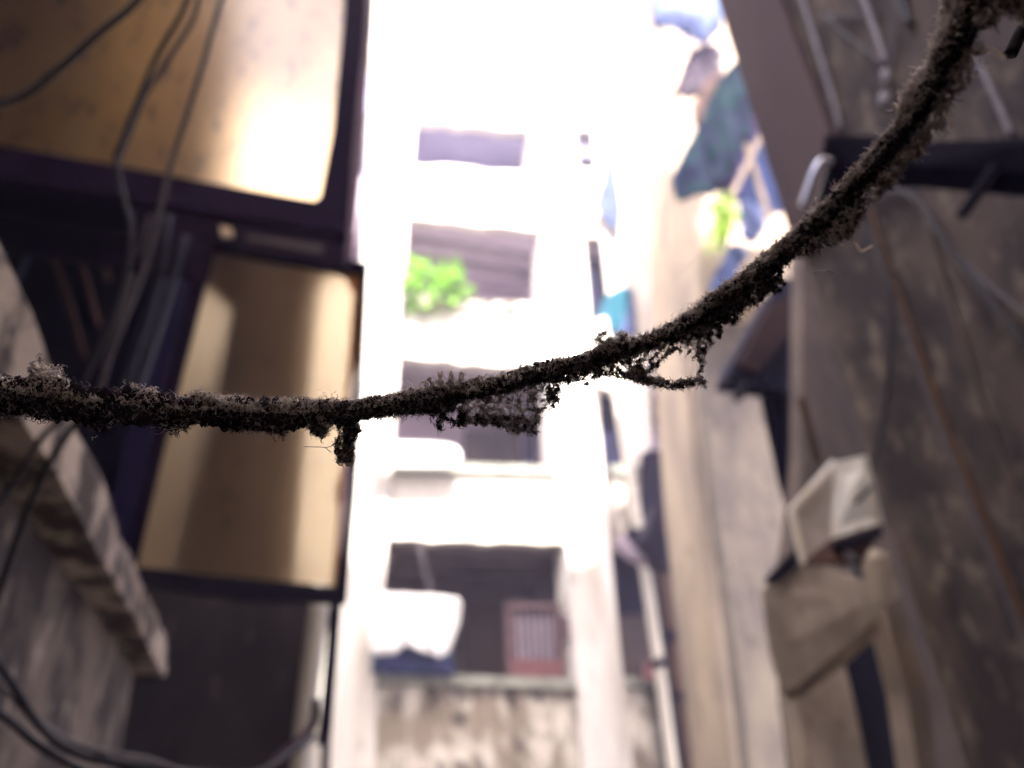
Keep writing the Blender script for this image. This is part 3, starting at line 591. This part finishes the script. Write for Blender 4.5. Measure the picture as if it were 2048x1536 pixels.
plant('hanging_plant', [(1440, 418, 22), (1452, 425, 20), (1440, 462, 16), (1435, 480, 14), (1462, 440, 16)], onY(LY - .35), M['lime'], 45, .09, .12, 'lime green plant hanging under the teal green net', None, onY(LY - .2)(1450, 500))
q = MB(); q.prism([onY(LY)(*p) for p in [(1400, 500), (1700, 488), (1700, 600), (1400, 600)]], (0, .5, 0))
tag(q.build('balcony_slab', M['cream']), 'cream balcony slab carrying the washing and plant', 'balcony')
#ROPE
# ------------------------------------------------------------------ the dusty cable in focus
# px, py, depth, core radius px, dust above px, dust below px
RP = [(-90, 778, .262, 12, 30, 62), (0, 785, .265, 12, 42, 44), (90, 795, .268, 12, 40, 50), (200, 806, .27, 12, 40, 46), (330, 818, .27, 12, 38, 40), (450, 822, .27, 13, 30, 38), (560, 828, .27, 13, 24, 30),
      (650, 826, .27, 14, 18, 18), (730, 819, .27, 14, 18, 20), (820, 804, .27, 13, 16, 14), (900, 788, .27, 12, 24, 14), (980, 772, .268, 12, 14, 8), (1060, 752, .265, 13, 16, 12), (1150, 730, .262, 13, 14, 13),
      (1230, 706, .258, 12, 14, 12), (1310, 678, .254, 11, 7, 9), (1390, 640, .250, 12, 12, 20), (1460, 590, .246, 13, 14, 30), (1530, 536, .242, 13, 11, 20), (1600, 474, .238, 14, 9, 10), (1680, 396, .232, 15, 9, 10),
      (1760, 312, .226, 16, 9, 10), (1830, 226, .220, 17, 18, 14), (1880, 150, .215, 19, 24, 18), (1920, 70, .210, 22, 34, 34), (1950, -20, .206, 22, 36, 44), (1975, -110, .202, 22, 36, 40)]
fine = np.array(catmull(RP, 14))
# unit normals in the picture pointing "up" the side of the cable
tg = np.gradient(fine[:, :2], axis=0); tg /= np.linalg.norm(tg, axis=1)[:, None]
nu = np.stack([tg[:, 1], -tg[:, 0]], 1)          # up side (negative py)
cum = np.concatenate([[0], np.cumsum(np.linalg.norm(np.diff(fine[:, :2], axis=0), axis=1))])
Ra = np.array(Rm); Ca = np.array(CAM)
def at_np(px, py, d):
    v = np.stack([(px - 1024) / F, -(py - 768) / F, -np.ones_like(px)], 1) * d[:, None]
    return v @ Ra.T + Ca
DC = thing('dusty_cable', at(700, 820, .27), 'dust and cobweb covered cable sagging across the whole picture', 'cable')
DCo = np.array(DC.location)
q = MB(); P = [at(f[0], f[1], f[2]) for f in fine[::3]]; q.tube(P, [f[3] * f[2] / F for f in fine[::3]], 14); q.build('cable_core', M['rope'], DC, True)
def npmesh(name, V, Q, m, tri=False):
    me = bpy.data.meshes.new(name); V = V - DCo
    k = 3 if tri else 4
    me.vertices.add(len(V)); me.vertices.foreach_set('co', V.astype(np.float32).ravel())
    me.loops.add(Q.size); me.loops.foreach_set('vertex_index', Q.astype(np.int32).ravel())
    me.polygons.add(len(Q)); me.polygons.foreach_set('loop_start', np.arange(0, Q.size, k, dtype=np.int32))
    me.update(calc_edges=True); me.validate()
    o = bpy.data.objects.new(name, me); COL.objects.link(o); me.materials.append(m); o.parent = DC; return o
# lumpy dust jacket
nr, ns = 40, len(fine) * 2
sidx = np.linspace(0, len(fine) - 1, ns); fi = np.array([[np.interp(s, np.arange(len(fine)), fine[:, c]) for c in range(6)] for s in sidx])
ni = np.array([[np.interp(s, np.arange(len(fine)), nu[:, c]) for c in range(2)] for s in sidx])
V = []
for i in range(ns):
    f = fi[i]
    for k in range(nr):
        a = 2 * math.pi * k / nr; ca, sa = math.cos(a), math.sin(a)      # ca: up side, sa: towards / away
        wup = max(0, ca); wdn = max(0, -ca)
        jf = np.interp(f[0], [560, 820], [.5, .14])
        base = f[3] + jf * (f[4] * wup ** 1.3 + f[5] * wdn ** 1.3) + 3 * jf
        p = Vector((f[0] * .022, f[1] * .022, 0)) + Vector((ca, sa, 0)) * f[3] * .03
        n1 = noise.noise(p * 1.1); n2 = noise.noise(p * 3.3 + Vector((9, 0, 0))); n3 = noise.noise(p * 9)
        rad = base * (1 + .34 * n1 + .34 * n2 + .26 * n3)
        rad = max(rad, f[3] * .9)
        V.append((f[0] + ni[i][0] * ca * rad, f[1] + ni[i][1] * ca * rad, f[2] + sa * rad * .75 * f[2] / F))
V = np.array(V); W = at_np(V[:, 0], V[:, 1], V[:, 2])
i0 = (np.arange(ns - 1)[:, None] * nr + np.arange(nr)[None, :]).ravel(); i1 = (np.arange(ns - 1)[:, None] * nr + (np.arange(nr)[None, :] + 1) % nr).ravel()
npmesh('dust_coat', W, np.stack([i0, i1, i1 + nr, i0 + nr], 1), M['dust_dark'])
# strands: random curly walks turned into thin three sided tubes
def strands(name, m, S0, D0, K, step, wid, curl, drift=(0, 0, 0)):
    """S0 (N,3) start in px,py,px-depth units; everything in picture pixels around local depth; step, wid arrays (N,)"""
    N = len(S0); pos = [S0[:, :3].copy()]; d = D0 / np.linalg.norm(D0, axis=1)[:, None]; ax = rng.normal(size=(N, 3))
    dr = np.array(drift)
    for k in range(K):
        ax = ax * .75 + rng.normal(size=(N, 3)) * .6
        d = d + np.cross(ax, d) * curl + dr * .25; d /= np.linalg.norm(d, axis=1)[:, None]
        pos.append(pos[-1] + d * step[:, None])
    Pp = np.stack(pos, 1)                       # N,K+1,3
    T = np.gradient(Pp, axis=1); T /= np.linalg.norm(T, axis=2)[:, :, None] + 1e-9
    h = rng.normal(size=(N, 1, 3)); A = np.cross(T, h); A /= np.linalg.norm(A, axis=2)[:, :, None] + 1e-9; Bv = np.cross(T, A)
    tap = np.linspace(1, .45, K + 1)[None, :, None]
    rings = [Pp + (A * math.cos(q) + Bv * math.sin(q)) * wid[:, None, None] * tap for q in (0, 2.094, 4.189)]
    Rg = np.stack(rings, 2)                     # N,K+1,3,3
    base = S0[:, 3]                             # depth in metres
    flat = Rg.reshape(-1, 3); dep = np.repeat(base, (K + 1) * 3)
    W = at_np(flat[:, 0], flat[:, 1], dep + flat[:, 2] * dep / F)
    n_ = np.arange(N)[:, None, None] * (K + 1) * 3; k_ = np.arange(K)[None, :, None] * 3; j = np.arange(3)[None, None, :]
    a = (n_ + k_ + j).ravel(); b = (n_ + k_ + (j + 1) % 3).ravel()
    return npmesh(name, W, np.stack([a, b, b + 3, a + 3], 1), m)
def lumps(name, m, S0, size):
    """small irregular crumbs (jittered octahedra)"""
    N = len(S0); O = np.array([(1, 0, 0), (-1, 0, 0), (0, 1, 0), (0, -1, 0), (0, 0, 1), (0, 0, -1)], float)
    Fc = np.array([(0, 2, 4), (2, 1, 4), (1, 3, 4), (3, 0, 4), (2, 0, 5), (1, 2, 5), (3, 1, 5), (0, 3, 5)])
    v = O[None] * size[:, None, None] * rng.uniform(.45, 1.5, (N, 6, 1)) + rng.normal(size=(N, 6, 3)) * size[:, None, None] * .35
    v = v + S0[:, None, :3]; flat = v.reshape(-1, 3); dep = np.repeat(S0[:, 3], 6)
    W = at_np(flat[:, 0], flat[:, 1], dep + flat[:, 2] * dep / F)
    Q = (np.arange(N)[:, None, None] * 6 + Fc[None]).reshape(-1, 3)
    return npmesh(name, W, Q, m, True)
def along(N, lo=-90, hi=1990, side=None, spread=1.0, out=(0, 1), gate=0):
    """random places on the dust surface: returns start (px,py,dz,depth), outward dir"""
    xs = rng.uniform(lo, hi, N); i = np.clip(np.searchsorted(fine[:, 0], xs), 1, len(fine) - 1)
    f = fine[i]; n = nu[i]
    if side == 'up': a = rng.uniform(-1.45, 1.0, N)
    elif side == 'down': a = math.pi + rng.uniform(-1.1, 1.1, N)
    else: a = rng.uniform(-math.pi, math.pi, N)
    ca, sa = np.cos(a), np.sin(a)
    nz = np.array([noise.noise(Vector((x * .018, s * .7, 3.3))) for x, s in zip(f[:, 0], ca)])
    pt = np.clip(.75 + 1.5 * np.array([noise.noise(Vector((x * .016, 5.5, s * .8))) for x, s in zip(f[:, 0], ca)]), .12, 1.35)
    rad = (f[:, 3] + pt * np.where(ca > 0, f[:, 4] * np.abs(ca), f[:, 5] * np.abs(ca)) * rng.uniform(out[0], out[1], N) * (.78 + .8 * nz)) * spread
    S = np.stack([f[:, 0] + (xs - f[:, 0]) + n[:, 0] * ca * rad, f[:, 1] + (xs - f[:, 0]) * (tg[i, 1] / tg[i, 0]) + n[:, 1] * ca * rad, sa * rad * .8, f[:, 2]], 1)
    D = np.stack([n[:, 0] * ca, n[:, 1] * ca, sa], 1) + rng.normal(size=(N, 3)) * .7
    if gate:
        thin = rng.random(N) < np.interp(S[:, 0], [560, 680, 1280, 1420], [1, .3, .3, 1]); S, D = S[thin], D[thin]; N = len(S)
        g = np.array([abs(noise.noise(Vector((p[0] * .045, p[1] * .045, p[2] * .045 + gate)))) for p in S]); k = g < .17 + .08 * rng.normal(size=N); S, D = S[k], D[k]
    return S, D
def U(a, b, n): return rng.uniform(a, b, n)
n = 9000; S_, D_ = along(n, out=(.3, .9)); strands('dust_fibres', M['dust_brown'], S_, D_, 7, U(1.5, 3.4, n), U(.5, 1.1, n), .8)
S_, D_ = along(14000, side='up', out=(.5, 1.1), gate=3.1); n = len(S_); strands('lit_side_fibres', M['dust_tan'], S_, D_, 8, U(1.4, 3.4, n), U(.45, 1.1, n), .85)  # pale dust kept to the sky-facing side, painting the lit top
n = 5000; S_, D_ = along(n, side='down', out=(.5, 1.1)); strands('shadow_side_fibres', M['dust_black'], S_, D_, 8, U(1.5, 3.2, n), U(.6, 1.3, n), .8, (0, .5, 0))  # dark dust on the lower side paints the cable's shadow
n = 9000; S_, D_ = along(n, out=(.25, .85)); lumps('dust_crumbs', M['dust_dark'], S_, U(1.5, 4.5, n))
S_, D_ = along(14000, side='up', out=(.5, 1.0), gate=7.7); n = len(S_); lumps('lit_side_crumbs', M['dust_tan'], S_, U(1.2, 4.2, n))  # pale crumbs on the upper side paint the light from above
S_, D_ = along(2600, out=(.7, 1.25), gate=5.2); n = len(S_); strands('curly_fibres', M['dust_tan'], S_, D_, 14, U(1.8, 3.4, n), U(.4, .8, n), .95)
n = 170; S_, D_ = along(n, hi=900, out=(.6, 1.0)); strands('pale_hairs', M['hair'], S_, D_, 14, U(2, 4.5, n), U(.35, .6, n), .35, (0, .15, 0))
# hanging clumps and webs: polygons sampled through a noise mask
def inpoly(x, y, P):
    c = False; j = len(P) - 1
    for i in range(len(P)):
        if (P[i][1] > y) != (P[j][1] > y) and x < (P[j][0] - P[i][0]) * (y - P[i][1]) / (P[j][1] - P[i][1]) + P[i][0]: c = not c
        j = i
    return c
def depth_at(x): return np.interp(x, fine[:, 0], fine[:, 2])
def clump(name, mats, P, n, thr=-.05, sc_=.05, thick=14, step=2.6, wid=1.0, crumbs=.5, hole=None, seed=0, off=0.0, cr=(1.2, 3.2)):
    xs = [p[0] for p in P]; ys = [p[1] for p in P]; out = []
    tries = 0
    while len(out) < n and tries < n * 40:
        tries += 1
        x = random.uniform(min(xs), max(xs)); y = random.uniform(min(ys), max(ys))
        if not inpoly(x, y, P): continue
        if hole and inpoly(x, y, hole): continue
        if abs(noise.noise(Vector((x * sc_, y * sc_, seed)))) < thr * random.random() * 2 and thr > 0: continue
        if thr < 0 and abs(noise.noise(Vector((x * sc_, y * sc_, seed)))) > -thr * (.6 + .8 * random.random()): continue
        out.append((x, y, random.gauss(0, thick * .5), depth_at(x) + off))
    S0 = np.array(out); D0 = rng.normal(size=(len(S0), 3)) + np.array([0, .5, 0])
    k = len(mats)
    for i, m in enumerate(mats):
        s = S0[i::k]; 
        strands(name, m, s, D0[i::k], 6, U(step * .6, step * 1.4, len(s)), U(wid * .5, wid * 1.2, len(s)), .8, (0, .2, 0))
        c = s[:int(len(s) * crumbs)]
        if len(c): lumps(name, m, c, U(cr[0], cr[1], len(c)))
T, Bn, K_ = M['dust_tan'], M['dust_brown'], M['dust_black']
clump('cobweb', [T, Bn], [(925, 800), (1000, 785), (1060, 772), (1112, 765), (1112, 800), (1085, 828), (1080, 864), (1050, 868), (1000, 852), (965, 850), (930, 845)], 1500, thr=-.20, sc_=.07, crumbs=.06, step=1.8, wid=.6, seed=21)
clump('cobweb', [T, Bn, Bn], [(1215, 720), (1300, 690), (1360, 665), (1425, 630), (1415, 700), (1405, 750), (1392, 700), (1350, 696), (1325, 722), (1312, 745), (1335, 768), (1280, 765), (1235, 742)], 1500, thr=-.20, sc_=.07, crumbs=.06, step=1.8, wid=.65, seed=23)
clump('dust_clump', [Bn, T], [(62, 748), (82, 752), (80, 708), (72, 712), (62, 728), (52, 722)], 170, step=2, crumbs=.3)
clump('dust_clump', [Bn, K_], [(-30, 800), (40, 800), (34, 818), (5, 830), (-30, 845)], 320)
clump('dust_clump', [Bn, K_], [(60, 808), (120, 812), (118, 836), (95, 838), (70, 824)], 120, thr=-.16, crumbs=.2)
clump('dust_clump', [Bn, T], [(240, 815), (280, 820), (272, 836), (258, 838), (246, 830)], 130, crumbs=.2)
clump('dust_clump', [K_, Bn], [(450, 840), (570, 838), (574, 858), (560, 870), (545, 864), (500, 858), (460, 852)], 500)
clump('dust_clump', [T], [(495, 860), (545, 862), (535, 878), (520, 880)], 40, crumbs=.1)
clump('dust_clump', [K_, Bn], [(615, 838), (662, 838), (660, 858), (645, 876), (630, 872), (618, 862)], 420, thr=-.2, sc_=.09)
clump('dust_clump', [K_, Bn, K_], [(668, 838), (712, 836), (722, 862), (708, 880), (705, 915), (690, 930), (676, 922), (668, 890), (680, 870)], 900, thr=-.22, sc_=.09)
clump('dust_clump', [T, Bn], [(672, 900), (702, 895), (706, 930), (684, 934)], 120, thr=-.3, crumbs=.1)
clump('dust_clump', [K_, K_, Bn], [(830, 808), (925, 800), (932, 840), (925, 855), (905, 845), (878, 858), (862, 838), (840, 828)], 900)
clump('dust_clump', [T, T, Bn], [(822, 790), (850, 762), (880, 748), (912, 740), (940, 752), (985, 766), (1040, 748), (1060, 745), (1040, 762), (930, 786), (860, 796)], 2000, cr=(1, 2.6), step=2, thick=20)
clump('cobweb', [Bn, T, Bn], [(920, 805), (1000, 785), (1060, 775), (1112, 765), (1118, 790), (1105, 812), (1082, 830), (1078, 862), (1062, 872), (1040, 866), (1020, 868), (1000, 850), (965, 850), (930, 845)], 1100, thr=-.08, sc_=.05, crumbs=.3, step=2, cr=(1,2.4), seed=4)
clump('cobweb', [K_, Bn], [(925, 828), (980, 828), (1020, 832), (1060, 838), (1080, 830), (1076, 868), (1050, 862), (1018, 864), (985, 848), (940, 852)], 550, thr=-.12, sc_=.06, step=2, seed=9)
clump('dust_clump', [K_, Bn], [(1085, 775), (1116, 768), (1122, 792), (1108, 815), (1092, 800)], 330)
clump('dust_clump', [K_, Bn], [(1095, 760), (1200, 735), (1215, 752), (1175, 758), (1174, 772), (1162, 758), (1120, 768)], 300, seed=3)
clump('dust_clump', [T, T, Bn], [(1188, 702), (1192, 672), (1215, 662), (1250, 668), (1290, 668), (1330, 655), (1330, 672), (1280, 692), (1230, 702)], 800, cr=(1.5, 3.4))
clump('cobweb', [K_, Bn, T], [(1200, 725), (1300, 695), (1360, 670), (1420, 640), (1412, 700), (1410, 765), (1380, 772), (1340, 776), (1280, 768), (1230, 745)], 1700, thr=-.09, sc_=.05, step=2, hole=[(1316, 742), (1330, 722), (1350, 700), (1385, 712), (1392, 740), (1370, 758), (1335, 762)], seed=14, crumbs=.5, cr=(1.5, 3.8))
strd = [(1195, 742), (1250, 750), (1300, 760), (1335, 772), (1370, 768), (1400, 755), (1412, 772)]
clump('cobweb', [K_, Bn], [(p[0], p[1] - 5) for p in strd] + [(p[0], p[1] + 6) for p in strd[::-1]], 450, thr=-9, seed=2)
clump('dust_clump', [K_, K_, Bn], [(1380, 668), (1410, 600), (1470, 560), (1530, 525), (1562, 540), (1570, 575), (1540, 590), (1500, 610), (1462, 650), (1420, 690)], 2200, seed=6, cr=(2, 5), wid=1.4)
clump('dust_clump', [K_, Bn, T], [(1560, 520), (1600, 492), (1640, 470), (1680, 430), (1720, 395), (1730, 420), (1700, 470), (1650, 492), (1600, 510)], 900, thr=-.2, seed=8, cr=(2, 5.5), wid=1.6, step=3.4)
clump('dust_clump', [T], [(1640, 470), (1680, 440), (1712, 405), (1722, 425), (1690, 460), (1660, 478)], 160, seed=8, cr=(2.5, 5.5), wid=1.8, step=3.6)
clump('dust_clump', [T, Bn], [(1725, 395), (1790, 322), (1850, 255), (1862, 275), (1845, 300), (1800, 345), (1770, 385), (1735, 410)], 750, thr=-.22, seed=5, cr=(2, 5), wid=1.8, step=3.6)
clump('dust_clump', [T, Bn], [(1860, 255), (1890, 160), (1925, 110), (1945, 80), (1975, 90), (1950, 150), (1905, 200), (1885, 260)], 420, thr=-.16, seed=15, cr=(2.5, 5.5), wid=2, step=4)
clump('dust_clump', [T, Bn, K_], [(1935, -40), (2060, -40), (2060, 30), (2035, 40), (2010, 15), (1985, 50), (1960, 60)], 900, thr=-.25, seed=17, cr=(3, 7), wid=2.4, step=4.4)
clump('dust_clump', [T, T], [(1935, -60), (1905, -60), (1880, 30), (1862, 110), (1822, 160), (1790, 210), (1800, 222), (1850, 160), (1885, 110), (1905, 40)], 1100, seed=19, cr=(2.5, 5.5), wid=2, step=3.5)
# single wisps
for i, (pts, m, wpx) in enumerate([
    ([(610, 893), (640, 894), (652, 895), (665, 890), (675, 878)], M['hair'], .9), ([(650, 894), (662, 905)], M['hair'], .9),
    ([(704, 900), (706, 918), (704, 936), (700, 928)], T, 1.2), ([(672, 918), (678, 930), (686, 928), (684, 918)], Bn, 1.3),
    ([(1700, 478), (1712, 490), (1722, 502), (1734, 498), (1746, 492)], T, 3.4), ([(1880, 200), (1902, 235), (1905, 255)], T, 3.2),
    ([(1948, 108), (1985, 100), (2008, 118)], T, 3.6), ([(1625, 545), (1660, 542), (1680, 552)], M['hair'], 1.6), ([(1795, 215), (1782, 224), (1772, 222)], M['hair'], 2.4)]):
    P = [at(x, y, float(depth_at(x))) for x, y in pts]
    if len(P) > 2: P = [Vector(v) for v in catmull(P, 6)]
    q = MB(); q.tube(P, wpx * .26 / F, 5); q.build('wisp', m, DC, True)
# a second dusty cable near the top right corner
S2 = [(1990, -60, .36), (2010, 20, .36), (2040, 70, .36), (2075, 30, .36)]
P = [Vector(v) for v in catmull([at(*p) for p in [(2090, 10, .3), (2048, 55, .3), (2020, 110, .3), (2060, 60, .3)][:3]], 6)]
q = MB(); q.tube(P, 13 * .3 / F, 10); tag(q.build('cable', M['rope'], None, True), 'short bit of black cable in the top right corner beside the dusty one', 'cable')
